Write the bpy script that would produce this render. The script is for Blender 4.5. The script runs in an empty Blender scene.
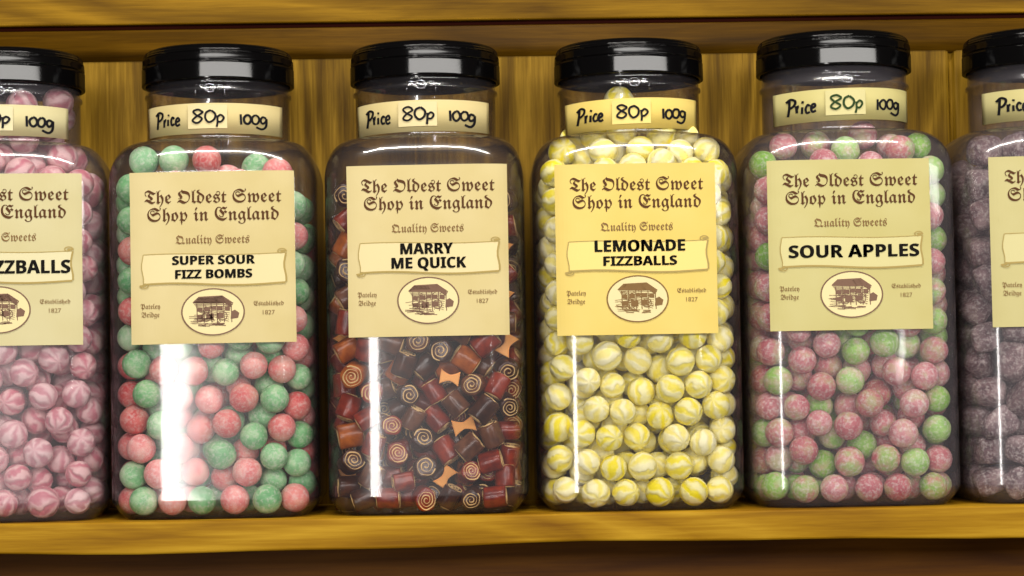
import bpy, bmesh, math, random
import numpy as np
from mathutils import Vector, Matrix, Euler, noise as mnoise

S = bpy.context.scene
COL = S.collection
PI = math.pi

# ------------------------------------------------------------------ camera
PITCH, YAW, ROLL, FPX = .0434, .0227, -.0175, 2076.0
CAM = np.array([-.0149, -1.2, .0783])
cp, sp, cy_, sy_ = math.cos(PITCH), math.sin(PITCH), math.cos(YAW), math.sin(YAW)
FWD = np.array([sy_*cp, cy_*cp, sp])
R0 = np.array([cy_, -sy_, 0.0])
U0 = np.cross(R0, FWD)
RIGHT = R0*math.cos(ROLL) + U0*math.sin(ROLL)
UP = -R0*math.sin(ROLL) + U0*math.cos(ROLL)

def at(px, py, Y):
    """photo pixel -> the point of the place lying at depth Y"""
    d = FWD + RIGHT*(px-512)/FPX + UP*(288-py)/FPX
    return CAM + d*(Y-CAM[1])/d[1]

cd = bpy.data.cameras.new('camera')
cd.sensor_width = 36.0
cd.lens = FPX/1024*36
cd.clip_start = .01
cam = bpy.data.objects.new('camera', cd)
COL.objects.link(cam)
M = Matrix(((RIGHT[0], UP[0], -FWD[0], CAM[0]), (RIGHT[1], UP[1], -FWD[1], CAM[1]), (RIGHT[2], UP[2], -FWD[2], CAM[2]), (0, 0, 0, 1)))
cam.matrix_world = M
S.camera = cam

# ------------------------------------------------------------------ helpers
def lin(c):
    return tuple(((v/255)/12.92 if v/255 <= .04045 else ((v/255+.055)/1.055)**2.4) for v in c)

def obj(name, bm, mat, parent=None, smooth=True):
    me = bpy.data.meshes.new(name)
    bm.to_mesh(me); bm.free()
    if smooth:
        for p in me.polygons: p.use_smooth = True
    for m in (mat if isinstance(mat, (list, tuple)) else [mat]): me.materials.append(m)
    o = bpy.data.objects.new(name, me)
    COL.objects.link(o)
    if parent: o.parent = parent
    return o

def tag(o, label=None, cat=None, group=None, kind=None):
    for k, v in (('label', label), ('category', cat), ('group', group), ('kind', kind)):
        if v: o[k] = v
    return o

def empty(name, loc):
    o = bpy.data.objects.new(name, None)
    o.empty_display_size = .02
    COL.objects.link(o); o.location = loc
    return o

class NT:
    def __init__(s, name):
        s.m = bpy.data.materials.new(name); s.m.use_nodes = True
        s.t = s.m.node_tree; s.t.nodes.clear()
        s.out = s.t.nodes.new('ShaderNodeOutputMaterial')
    def n(s, typ, _in=None, **kw):
        nd = s.t.nodes.new(typ)
        for k, v in kw.items(): setattr(nd, k, v)
        for k, v in (_in or {}).items():
            if hasattr(v, 'is_linked') or isinstance(v, bpy.types.NodeSocket): s.t.links.new(v, nd.inputs[k])
            else: nd.inputs[k].default_value = v
        return nd
    def math(s, op, a, b=0.0, c=None, clamp=False):
        nd = s.t.nodes.new('ShaderNodeMath'); nd.operation = op; nd.use_clamp = clamp
        for i, v in enumerate((a, b) if c is None else (a, b, c)):
            if isinstance(v, bpy.types.NodeSocket): s.t.links.new(v, nd.inputs[i])
            else: nd.inputs[i].default_value = v
        return nd.outputs[0]
    def mix(s, f, a, b):
        nd = s.t.nodes.new('ShaderNodeMix'); nd.data_type = 'RGBA'
        for i, v in ((0, f), (6, a), (7, b)):
            if isinstance(v, bpy.types.NodeSocket): s.t.links.new(v, nd.inputs[i])
            else: nd.inputs[i].default_value = v if i == 0 else (*v, 1) if len(v) == 3 else v
        return nd.outputs[2]
    def ramp(s, f, stops):
        nd = s.t.nodes.new('ShaderNodeValToRGB'); s.t.links.new(f, nd.inputs[0])
        el = nd.color_ramp.elements
        while len(el) < len(stops): el.new(.5)
        for e, (p, c) in zip(el, stops):
            e.position = p; e.color = (*c, 1) if len(c) == 3 else c
        return nd.outputs[0]
    def surf(s, sh): s.t.links.new(sh, s.out.inputs['Surface']); return s.m

def principled(nt, color, rough=.5, spec=.5, **extra):
    d = {'Base Color': color if isinstance(color, bpy.types.NodeSocket) else (*color, 1), 'Roughness': rough, 'Specular IOR Level': spec}
    d.update(extra)
    return nt.n('ShaderNodeBsdfPrincipled', d).outputs[0]

# ------------------------------------------------------------------ materials
def wood(name, axis, dark, mid, light, scale=1.0, seed=0.0):
    """pine: long grain along axis ('X' or 'Z')"""
    t = NT(name)
    tc = t.n('ShaderNodeTexCoord').outputs['Object']
    sc = (5, 60, 60) if axis == 'X' else (60, 60, 5)
    mp = t.n('ShaderNodeMapping', {'Vector': tc, 'Scale': tuple(v*scale for v in sc), 'Location': (seed, seed*.7, seed*1.3)}).outputs[0]
    n1 = t.n('ShaderNodeTexNoise', {'Vector': mp, 'Scale': 1.0, 'Detail': 6.0, 'Roughness': .6, 'Distortion': .6}).outputs['Fac']
    sc2 = (1.2, 9, 9) if axis == 'X' else (9, 9, 1.2)
    mp2 = t.n('ShaderNodeMapping', {'Vector': tc, 'Scale': tuple(v*scale for v in sc2), 'Location': (seed*2, seed, 0)}).outputs[0]
    n2 = t.n('ShaderNodeTexNoise', {'Vector': mp2, 'Scale': 1.0, 'Detail': 2.0, 'Distortion': .4}).outputs['Fac']
    rings = t.math('FRACT', t.math('MULTIPLY', n2, 11.0))
    rings = t.math('ABSOLUTE', t.math('SUBTRACT', rings, .5))
    sc3 = (14, 420, 420) if axis == 'X' else (420, 420, 14)
    mp3 = t.n('ShaderNodeMapping', {'Vector': tc, 'Scale': tuple(v*scale for v in sc3), 'Location': (seed, 0, seed)}).outputs[0]
    n3 = t.n('ShaderNodeTexNoise', {'Vector': mp3, 'Scale': 1.0, 'Detail': 3.0, 'Roughness': .7}).outputs['Fac']
    f = t.math('ADD', t.math('MULTIPLY', n1, .5), t.math('MULTIPLY', rings, .35))
    f = t.math('ADD', f, t.math('MULTIPLY', n3, .32), clamp=True)
    c = t.ramp(f, [(.34, dark), (.5, mid), (.66, light)])
    # small knots
    vo = t.n('ShaderNodeTexVoronoi', {'Vector': tc, 'Scale': 9.0, 'Randomness': 1.0}).outputs['Distance']
    k = t.math('LESS_THAN', t.math('ADD', vo, t.math('MULTIPLY', n1, .02)), .028)
    c = t.mix(t.math('MULTIPLY', k, .6), c, tuple(v*.25 for v in dark))
    b = t.n('ShaderNodeBump', {'Height': f, 'Strength': .25, 'Distance': .0006}).outputs[0]
    return t.surf(principled(t, c, .55, .10, Normal=b))

WOOD_SHELF = wood('golden_pine_shelf', 'X', lin((116, 76, 4)), lin((152, 110, 14)), lin((184, 142, 34)), seed=1.3)
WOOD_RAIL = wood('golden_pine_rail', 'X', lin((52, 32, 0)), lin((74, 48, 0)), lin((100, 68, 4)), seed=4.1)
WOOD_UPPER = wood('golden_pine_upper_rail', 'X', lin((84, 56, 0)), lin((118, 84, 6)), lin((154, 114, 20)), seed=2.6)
WOOD_BACK = wood('golden_pine_board', 'Z', lin((76, 52, 2)), lin((114, 84, 12)), lin((154, 118, 32)), scale=1.3, seed=7.7)
WOOD_UNDER = wood('shade_darkened_pine', 'X', lin((64, 33, 0)), lin((82, 46, 0)), lin((98, 58, 0)), seed=9.2)  # pine with the shade under the shelf put into its colour

def plain(name, c, rough=.5, spec=.5, **e):
    t = NT(name); return t.surf(principled(t, lin(c), rough, spec, **e))

def plastic_clear(name, haze, tin):
    t = NT(name)
    lw = t.n('ShaderNodeLayerWeight', {'Blend': .5}).outputs['Facing']
    f = t.math('POWER', lw, 5.0)
    f = t.math('MULTIPLY_ADD', f, .75, .035)
    tc = t.n('ShaderNodeTexCoord').outputs['Object']
    nz = t.n('ShaderNodeTexNoise', {'Vector': tc, 'Scale': 26.0, 'Detail': 1.0}).outputs['Fac']
    bmp = t.n('ShaderNodeBump', {'Height': nz, 'Strength': .12, 'Distance': .0015}).outputs[0]
    g = t.n('ShaderNodeBsdfGlossy', {'Color': (1, 1, 1, 1), 'Roughness': .065, 'Normal': bmp}).outputs[0]
    g2 = t.n('ShaderNodeBsdfGlossy', {'Color': (1, 1, 1, 1), 'Roughness': .24, 'Normal': bmp}).outputs[0]
    g = t.n('ShaderNodeMixShader', {0: .32, 1: g, 2: g2}).outputs[0]
    edge = t.math('POWER', lw, 2.6)
    tint = t.mix(edge, tin, (.14, .10, .12))
    tr = t.n('ShaderNodeBsdfTransparent', {'Color': tint}).outputs[0]
    hz = t.n('ShaderNodeBsdfDiffuse', {'Color': (.72, .66, .74, 1)}).outputs[0]
    th = t.n('ShaderNodeMixShader', {0: haze, 1: tr, 2: hz}).outputs[0]
    mx = t.n('ShaderNodeMixShader', {0: f, 1: th, 2: g}).outputs[0]
    return t.surf(mx)
CLEAR = plastic_clear('clear_jar_plastic', .012, (.965, .955, .96))
SCUFFED = plastic_clear('scuffed_jar_plastic', .03, (.955, .945, .955))

t = NT('black_glossy_plastic')
_f = t.math('MULTIPLY_ADD', t.math('POWER', t.n('ShaderNodeLayerWeight', {'Blend': .5}).outputs['Facing'], 5.0), .22, .036)
LID = t.surf(t.n('ShaderNodeMixShader', {0: _f, 1: t.n('ShaderNodeBsdfDiffuse', {'Color': (.002, .0018, .002, 1)}).outputs[0],
             2: t.n('ShaderNodeBsdfGlossy', {'Color': (1, 1, 1, 1), 'Roughness': .10}).outputs[0]}).outputs[0])
INK_BROWN = plain('brown_print', (88, 58, 36), .8, .1)
INK_SOFT = plain('faded_brown_print', (128, 98, 62), .8, .1)
INK_BLACK = plain('black_print', (22, 20, 16), .8, .1)
PEN = plain('black_marker_pen', (16, 14, 20), .7, .2)
PEN_GREEN = plain('dark_green_marker_pen', (40, 62, 26), .7, .2)
BANNER_EDGE = plain('brown_scroll_outline', (168, 146, 88), .8, .1)
CREAM_OVAL = plain('pale_oval_paper', (226, 210, 158), .8, .1)

def paper(name, c, c2):
    t = NT(name)
    tc = t.n('ShaderNodeTexCoord').outputs['Object']
    nz = t.n('ShaderNodeTexNoise', {'Vector': tc, 'Scale': 22.0, 'Detail': 3.0}).outputs['Fac']
    col = t.mix(t.math('MULTIPLY_ADD', nz, 2.0, -.5, clamp=True), lin(c), lin(c2))
    n2 = t.n('ShaderNodeTexNoise', {'Vector': tc, 'Scale': 60.0, 'Detail': 1.0}).outputs['Fac']
    b = t.n('ShaderNodeBump', {'Height': n2, 'Strength': .15, 'Distance': .001}).outputs[0]
    return t.surf(principled(t, col, .75, .15, Normal=b))

def dusty(name, cols, rough=.55, bump=.5, sc=900.0, sugar=.42):
    """sugar dusted sweet; cols: list of colours blended by blotchy noise, per-object seed"""
    t = NT(name)
    tc = t.n('ShaderNodeTexCoord').outputs['Object']
    rnd = t.n('ShaderNodeObjectInfo').outputs['Random']
    w = t.math('MULTIPLY', rnd, 37.0)
    nz = t.n('ShaderNodeTexNoise', {'Vector': tc, 'W': w, 'Scale': 75.0, 'Detail': 3.0, 'Roughness': .6}, noise_dimensions='4D').outputs['Fac']
    fine = t.n('ShaderNodeTexNoise', {'Vector': tc, 'W': w, 'Scale': sc*.5, 'Detail': 2.0, 'Roughness': .7}, noise_dimensions='4D').outputs['Fac']
    n = len(cols)
    c = t.ramp(nz, [(.36 + .28*i/max(1, n-1), lin(q)) for i, q in enumerate(cols)])
    sug = t.math('MULTIPLY_ADD', fine, 4.5, -2.1, clamp=True)
    c = t.mix(t.math('MULTIPLY', sug, sugar), c, (.93, .86, .78))
    h = t.n('ShaderNodeHueSaturation', {'Value': t.math('MULTIPLY_ADD', rnd, .30, .85), 'Saturation': t.math('MULTIPLY_ADD', rnd, -.25, 1.1), 'Color': c}).outputs[0]
    b = t.n('ShaderNodeBump', {'Height': fine, 'Strength': bump, 'Distance': .0008}).outputs[0]
    return t.surf(principled(t, h, rough, .35, Normal=b))

def striped(name, ca, cb, r, nst=5.0):
    t = NT(name)
    tc = t.n('ShaderNodeTexCoord').outputs['Object']
    rnd = t.n('ShaderNodeObjectInfo').outputs['Random']
    sx = t.n('ShaderNodeSeparateXYZ', {0: tc})
    ang = t.math('ARCTAN2', sx.outputs[1], sx.outputs[0])
    nz = t.n('ShaderNodeTexNoise', {'Vector': tc, 'W': t.math('MULTIPLY', rnd, 20.0), 'Scale': 130.0, 'Detail': 2.0}, noise_dimensions='4D').outputs['Fac']
    a = t.math('MULTIPLY_ADD', ang, nst, t.math('MULTIPLY', sx.outputs[2], 1.2/r))
    a = t.math('ADD', a, t.math('MULTIPLY', nz, 9.0))
    rho = t.math('SQRT', t.math('ADD', t.math('POWER', sx.outputs[0], 2.0), t.math('POWER', sx.outputs[1], 2.0)))
    f = t.math('MULTIPLY', t.math('SINE', a), t.math('MULTIPLY', rho, .75/r))
    f = t.math('ADD', f, t.math('MULTIPLY_ADD', nz, 1.2, -.05), clamp=True)
    c = t.mix(f, lin(ca), lin(cb))
    h = t.n('ShaderNodeHueSaturation', {'Value': t.math('MULTIPLY_ADD', rnd, .12, .95), 'Saturation': t.math('MULTIPLY_ADD', rnd, -.4, 1.2), 'Color': c}).outputs[0]
    b = t.n('ShaderNodeBump', {'Height': t.math('ADD', f, nz), 'Strength': .45, 'Distance': .0012}).outputs[0]
    return t.surf(principled(t, h, .42, .35, Normal=b))

def toffee(name, c1, c2):
    t = NT(name)
    tc = t.n('ShaderNodeTexCoord').outputs['Object']
    rnd = t.n('ShaderNodeObjectInfo').outputs['Random']
    nz = t.n('ShaderNodeTexNoise', {'Vector': tc, 'W': t.math('MULTIPLY', rnd, 20.0), 'Scale': 160.0, 'Detail': 3.0}, noise_dimensions='4D').outputs['Fac']
    c = t.mix(t.math('MULTIPLY_ADD', nz, 3.0, -1.0, clamp=True), lin(c1), lin(c2))
    b = t.n('ShaderNodeBump', {'Height': nz, 'Strength': .4, 'Distance': .001}).outputs[0]
    return t.surf(principled(t, c, .3, .5, Normal=b))

# ------------------------------------------------------------------ the setting
def box_bm(x0, x1, y0, y1, z0, z1, bev=0.0, seg=3, cuts=0):
    bm = bmesh.new()
    bmesh.ops.create_cube(bm, size=1)
    for v in bm.verts:
        v.co = Vector(((x0+x1)/2+v.co.x*(x1-x0), (y0+y1)/2+v.co.y*(y1-y0), (z0+z1)/2+v.co.z*(z1-z0)))
    if bev: bmesh.ops.bevel(bm, geom=bm.edges[:], offset=bev, segments=seg, profile=.6, affect='EDGES')
    if cuts:
        for i in range(1, cuts):
            x = x0+(x1-x0)*i/cuts
            bmesh.ops.bisect_plane(bm, geom=bm.verts[:]+bm.edges[:]+bm.faces[:], plane_co=(x, 0, 0), plane_no=(1, 0, 0))
    return bm

XL, XR = -.62, .66
# tongue and groove board wall behind the jars: one wall, grooves in its mesh
joints = [XL, -.50, -.385, -.29, -.172, -.045, .080, .2, .3035, .43, .55, XR]
def wall_bm(z0, z1, y0):
    bm = bmesh.new()
    for a, b in zip(joints, joints[1:]):
        g = .0022
        prof = [(a, y0+.004), (a+g*.4, y0+.0035), (a+g, y0+.0006), (a+g*1.7, y0), (b-g*1.7, y0), (b-g, y0+.0006), (b-g*.4, y0+.0035), (b, y0+.004)]
        lo = [bm.verts.new((x, y, z0)) for x, y in prof] + [bm.verts.new((b, y0+.018, z0)), bm.verts.new((a, y0+.018, z0))]
        hi = [bm.verts.new((x, y, z1)) for x, y in prof] + [bm.verts.new((b, y0+.018, z1)), bm.verts.new((a, y0+.018, z1))]
        n = len(lo)
        for i in range(n): bm.faces.new((lo[i], lo[(i+1) % n], hi[(i+1) % n], hi[i]))
        bm.faces.new(lo[::-1]); bm.faces.new(hi)
    return bm
tag(obj('wall_back', wall_bm(-.16, .42, .1350), WOOD_BACK, smooth=False), kind='structure')

def warp(bm, f):
    for v in bm.verts: v.co.z += f(v.co.x, v.co.z)
# two long horizontal timbers fixed on the wall above the jars, with a dark gap
bm = bmesh.new()                                       # rail with a well rounded lower edge
prof = [(.1403, .3065), (.1330, .3065), (.1318, .3060), (.1313, .3048), (.1313, .2960)]
prof += [(.1313+.0080*(1-math.cos(math.radians(a))), .2945-.0098*math.sin(math.radians(a))) for a in range(0, 81, 10)] + [(.1403, .2846)]
A = [bm.verts.new((XL, y, z)) for y, z in prof]; B = [bm.verts.new((XR, y, z)) for y, z in prof]
for i in range(len(prof)): bm.faces.new((A[i], A[(i+1) % len(prof)], B[(i+1) % len(prof)], B[i]))
bm.faces.new(A[::-1]); bm.faces.new(B); bmesh.ops.recalc_face_normals(bm, faces=bm.faces[:])
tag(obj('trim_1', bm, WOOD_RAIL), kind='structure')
bm = box_bm(XL, XR, .1290, .1403, .3092, .3480, .0012, 2, 24)
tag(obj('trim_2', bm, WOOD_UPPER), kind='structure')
bm = box_bm(XL, XR, .1338, .1352, .3055, .3100, .0003, 1)  # strip added behind the rail gap, its dark colour paints the gap's shade
tag(obj('gap_shade_strip', bm, plain('dark_red_gap_shade', (42, 10, 4), .8, .05)), kind='structure')
# the board under the shelf, set back in the shade
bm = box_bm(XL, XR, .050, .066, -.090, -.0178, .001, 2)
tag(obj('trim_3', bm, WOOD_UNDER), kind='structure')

# the shelf board
bm = box_bm(XL, XR, -.0030, .1350, -.0176, 0, .0016, 3, 40)
for v in bm.verts:
    if v.co.z < -.012 and v.co.y < .01:
        v.co.z += .0011*math.sin(v.co.x*14+.6)+.0005*math.sin(v.co.x*37)
tag(obj('wooden_shelf', bm, WOOD_SHELF), 'long golden pine shelf board the row of sweet jars stands on', 'shelf')

# ------------------------------------------------------------------ jar geometry
Z_SH0, Z_SH1, Z_TOP, R_NECK = .197, .2225, .262, .0425
class Jar:
    def __init__(s, x, a, ls=1.0, rot=0.0, n=5.5, ystart=0.0):
        s.n = n
        s.x, s.a, s.ls, s.rot = x, a, ls, rot
        s.yc = ystart + a
    def ring(s, z):
        """half width and superellipse exponent at height z"""
        a, rn = s.a, R_NECK*s.ls
        if z < .0115:
            t = z/.0115
            return a-.0080*(1-t)**1.5, s.n
        if z < Z_SH0: return a, s.n
        if z < Z_SH1:
            q = (z-Z_SH0)/(Z_SH1-Z_SH0)
            t = math.asin(min(1, q))/(PI/2)
            return rn+(a-rn)*math.cos(t*PI/2)**.85, s.n-(s.n-2.0)*t**1.4
        return rn, 2.0
    def front_y(s, x, z):
        """local y (from the jar axis, negative) of the outer front at local x"""
        w, n = s.ring(z)
        q = max(0.0, 1-abs(x/w)**n)
        return -w*q**(1/n)
    def world(s, x, y, z):
        c, k = math.cos(s.rot), math.sin(s.rot)
        return (s.x+x*c-y*k, s.yc+x*k+y*c, z)

def sup(w, n, th):
    c, s_ = math.cos(th), math.sin(th)
    e = (abs(c)**n+abs(s_)**n)**(-1/n)
    return w*e*c, w*e*s_

def jar_body_bm(j):
    bm = bmesh.new(); N = 96
    zs = [0, .0006, .002, .004, .0065, .0090, .0107, .0115, .0122, .0135] + [.0160+(Z_SH0-.0160)*i/6 for i in range(0, 7)]
    zs += [Z_SH0+(Z_SH1-Z_SH0)*math.sin(PI/2*i/14) for i in range(1, 14)] + [Z_SH1, .2235, .2245, .24, .2495, .2505, .2520, .2530, Z_TOP]
    def loop(off, zs_, zoff):
        rings = []
        for z in zs_:
            w, n = j.ring(z)
            if .2500 < z < .2526: w += .0012
            if abs(z-.2235) < .0003: w += .0005
            w -= off
            rings.append([bm.verts.new((*sup(w, n, 2*PI*i/N+PI/N), z+zoff)) for i in range(N)])
        for a, b in zip(rings, rings[1:]):
            for i in range(N): bm.faces.new((a[i], a[(i+1) % N], b[(i+1) % N], b[i]))
        return rings
    ro = loop(0, zs, 0)
    ri = loop(.0011, zs, 0)
    # lift inner floor
    for v in ri[0]: v.co.z = .0008
    for v in ri[1]: v.co.z = .0011
    for v in ri[2]: v.co.z = .0024
    for rr in ri[:-1]:
        for v in rr: pass
    # push the base up a little in the middle
    c0 = bm.verts.new((0, 0, .0004)); c1 = bm.verts.new((0, 0, .0010))
    for i in range(N):
        bm.faces.new((ro[0][(i+1) % N], ro[0][i], c0))
        bm.faces.new((ri[0][i], ri[0][(i+1) % N], c1))
        bm.faces.new((ro[-1][i], ro[-1][(i+1) % N], ri[-1][(i+1) % N], ri[-1][i]))
    bmesh.ops.recalc_face_normals(bm, faces=bm.faces[:])
    return bm

def lathe_bm(prof, N=96, cap_top=True, inner=None):
    bm = bmesh.new()
    rings = [[bm.verts.new((r*math.cos(2*PI*i/N), r*math.sin(2*PI*i/N), z)) for i in range(N)] for r, z in prof]
    for a, b in zip(rings, rings[1:]):
        for i in range(N): bm.faces.new((a[i], a[(i+1) % N], b[(i+1) % N], b[i]))
    if cap_top: bm.faces.new(rings[-1])
    bmesh.ops.recalc_face_normals(bm, faces=bm.faces[:])
    return bm

def arc(cx, cz, r, a0, a1, n):
    return [(cx+r*math.cos(math.radians(a0+(a1-a0)*i/n)), cz+r*math.sin(math.radians(a0+(a1-a0)*i/n))) for i in range(n+1)]

def lid_bm(ls):
    R = .0455
    def flat(r0, z0, r1, z1):
        d = .00012
        return [(r0-.0005, z0-.0001), (r0-.0001, z0+d), (r0, z0+3*d), (r0+(r1-r0)*.1, z0+(z1-z0)*.12), (r0+(r1-r0)*.5, (z0+z1)/2), (r0+(r1-r0)*.9, z1-(z1-z0)*.12), (r1, z1-3*d), (r1-.0001, z1-d), (r1-.0005, z1+.0001)]
    p = [(.0432, .2700), (.0430, .2578), (.0434, .2574), (R-.0010, .2573)] + flat(R, .2576, R-.0001, .2681)
    p += [(R-.0010, .2684)] + flat(R-.0003, .2689, R-.0005, .2733) + [(R-.0013, .2736)] + flat(R-.0010, .2741, R-.0014, .2764)
    p += [(R-.0020, .2771), (R-.0032, .2781), (R-.0050, .2788), (R-.0075, .2790), (R-.010, .2787), (R-.0115, .2780), (.012, .2780)]
    return lathe_bm([(r*ls, z) for r, z in p])

# ------------------------------------------------------------------ printed matter on curved surfaces
def text_mesh(s, mode):
    """(verts (n,2) scaled to unit box, faces, aspect)"""
    base = {'fraktur': 0x1D56C, 'sans': 0x1D5D4}[mode]
    r = ''
    for ch in s:
        if 'A' <= ch <= 'Z': r += chr(base+ord(ch)-65)
        elif 'a' <= ch <= 'z': r += chr(base+26+ord(ch)-97)
        elif '0' <= ch <= '9' and mode == 'sans': r += chr(0x1D7EC+ord(ch)-48)
        elif '0' <= ch <= '9': r += ch
        else: r += ch
    cu = bpy.data.curves.new('lettering', 'FONT'); cu.body = r; cu.size = 1; cu.resolution_u = 3
    o = bpy.data.objects.new('lettering', cu); COL.objects.link(o)
    dg = bpy.context.evaluated_depsgraph_get(); dg.update()
    me = bpy.data.meshes.new_from_object(o.evaluated_get(dg))
    v = np.array([(q.co.x, q.co.y) for q in me.vertices]); f = [tuple(p.vertices) for p in me.polygons]
    bpy.data.objects.remove(o); bpy.data.curves.remove(cu); bpy.data.meshes.remove(me)
    return v, f
_tc = {}
def text(s, mode):
    if (s, mode) not in _tc: _tc[(s, mode)] = text_mesh(s, mode)
    return _tc[(s, mode)]
CAPH = {'fraktur': .72, 'sans': .714}

class Flat:
    """collects flat shapes in (u, v) metres, then wraps them on a surface"""
    def __init__(s): s.v = []; s.f = []; s.m = []
    def add(s, vs, fs, m=0):
        k = len(s.v); s.v += [tuple(q) for q in vs]; s.f += [tuple(i+k for i in f) for f in fs]; s.m += [m]*len(fs)
    def text(s, st, mode, uc, vb, width, cap, m=0):
        v, f = text(st, mode)
        x0, x1 = v[:, 0].min(), v[:, 0].max()
        q = np.empty_like(v); q[:, 0] = uc+((v[:, 0]-x0)/(x1-x0)-.5)*width; q[:, 1] = vb+v[:, 1]/CAPH[mode]*cap
        s.add(q, f, m)
        if mode == 'sans': s.add(q+np.array((.00026, .0001)), f, m); s.add(q+np.array((-.0002, -.0001)), f, m)
    def poly(s, pts, m=0):
        s.add(pts, [tuple(range(len(pts)))], m)
    def grid(s, u0, u1, v0, v1, nu=24, nv=2, m=0, fn=None):
        vs = []; fs = []
        for b in range(nv+1):
            for a in range(nu+1):
                u, v = u0+(u1-u0)*a/nu, v0+(v1-v0)*b/nv
                vs.append(fn(u, v, a/nu, b/nv) if fn else (u, v))
        for b in range(nv):
            for a in range(nu):
                i = b*(nu+1)+a; fs.append((i, i+1, i+nu+2, i+nu+1))
        s.add(vs, fs, m)
    def stroke(s, pts, w, m=0, closed=False, taper=False):
        pts = [np.array(p, float) for p in pts]
        n = len(pts); vs = []
        for i in range(n):
            a = pts[(i-1) % n] if closed or i > 0 else pts[i]
            b = pts[(i+1) % n] if closed or i < n-1 else pts[i]
            d = b-a; L = np.hypot(*d) or 1; nn = np.array((-d[1], d[0]))/L
            ww = w/2*(1 if not taper else .45+.55*math.sin(PI*min(1, max(0, (i+.5)/n))))
            vs += [pts[i]+nn*ww, pts[i]-nn*ww]
        fs = [(2*i, 2*i+1, (2*i+3) % (2*n), (2*i+2) % (2*n)) for i in range(n if closed else n-1)]
        s.add(vs, fs, m)
    def build(s, name, mats, wrap, off, parent, thick=0.0):
        bm = bmesh.new()
        vv = [bm.verts.new(wrap(u, v, off)) for u, v in s.v]
        for f, m in zip(s.f, s.m):
            if len(set(f)) < 3: continue
            try: fc = bm.faces.new([vv[i] for i in f]); fc.material_index = m
            except ValueError: pass
        if thick:
            g = bmesh.ops.extrude_face_region(bm, geom=bm.faces[:])
            for e in g['geom']:
                if isinstance(e, bmesh.types.BMVert):
                    e.co.y += thick
        bmesh.ops.recalc_face_normals(bm, faces=bm.faces[:]) if thick else None
        return obj(name, bm, mats, parent, smooth=False)

def smooth_line(pts, k=5, closed=False):
    P = [np.array(p, float) for p in pts]; n = len(P); out = []
    rng = range(n if closed else n-1)
    for i in rng:
        p0 = P[(i-1) % n] if closed or i > 0 else P[i]; p1 = P[i]; p2 = P[(i+1) % n]
        p3 = P[(i+2) % n] if closed or i < n-2 else p2
        for j in range(k):
            t = j/k
            out.append(.5*((2*p1)+(-p0+p2)*t+(2*p0-5*p1+4*p2-p3)*t*t+(-p0+3*p1-3*p2+p3)*t**3))
    if not closed: out.append(P[-1])
    return out

GLYPH = {
 'P': ([[(.02, -.12), (.10, .5), (.12, 1.0)], [(-.12, .82), (.2, 1.05), (.55, .92), (.52, .65), (.3, .45), (.1, .42)]], .70),
 'r': ([[(-.02, .52), (.02, 0)], [(.02, .32), (.10, .50), (.20, .50)]], .40),
 'i': ([[(.02, .46), (.02, 0)], [(.02, .70), (.07, .84)]], .30),
 'c': ([[(.34, .46), (.16, .54), (0, .28), (.12, .02), (.36, .08)]], .44),
 'e': ([[(.02, .24), (.34, .34), (.28, .54), (.10, .5), (0, .24), (.14, 0), (.42, .08)]], .48),
 '8': ([[(.62, .84), (.36, 1.0), (.06, .84), (.28, .55), (.60, .28), (.36, 0), (.04, .16), (.26, .48), (.62, .72), (.60, .86)]], .76),
 '0': ([[(.34, .9), (.06, .72), (.02, .32), (.26, .02), (.56, .2), (.60, .62), (.34, .9)]], .72),
 'o': ([[(.24, .66), (.03, .44), (.08, .12), (.32, .02), (.50, .28), (.44, .58), (.24, .66)]], .56),
 'p': ([[(.02, .5), (.05, .0), (.02, -.34)], [(.05, .36), (.24, .54), (.42, .34), (.26, .06), (.06, .08)]], .5),
 '1': ([[(.04, .72), (.06, .0)]], .22),
 'g': ([[(.40, .46), (.16, .54), (.03, .3), (.16, .08), (.38, .22), (.42, .48), (.40, -.1), (.14, -.34), (-.25, -.22)]], .5),
}
def write(fl, word, u0, u1, vb, h, rng, m=0, w=.155):
    tot = sum(GLYPH[c][1] for c in word)
    su = (u1-u0)/tot; x = u0
    for c in word:
        strokes, adv = GLYPH[c]
        dy = rng.uniform(-.05, .05)*h; sl = rng.uniform(-.02, .08)
        for st in strokes:
            q = [(x+(a+b*sl+rng.uniform(-.02, .02))*su, vb+dy+(b+rng.uniform(-.025, .025))*h) for a, b in st]
            q = smooth_line(q, 5) if len(q) > 2 else [q[0], ((q[0][0]+q[1][0])/2, (q[0][1]+q[1][1])/2), q[1]]
            fl.stroke(q, w*h*rng.uniform(.9, 1.1), m)
        x += adv*su

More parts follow.
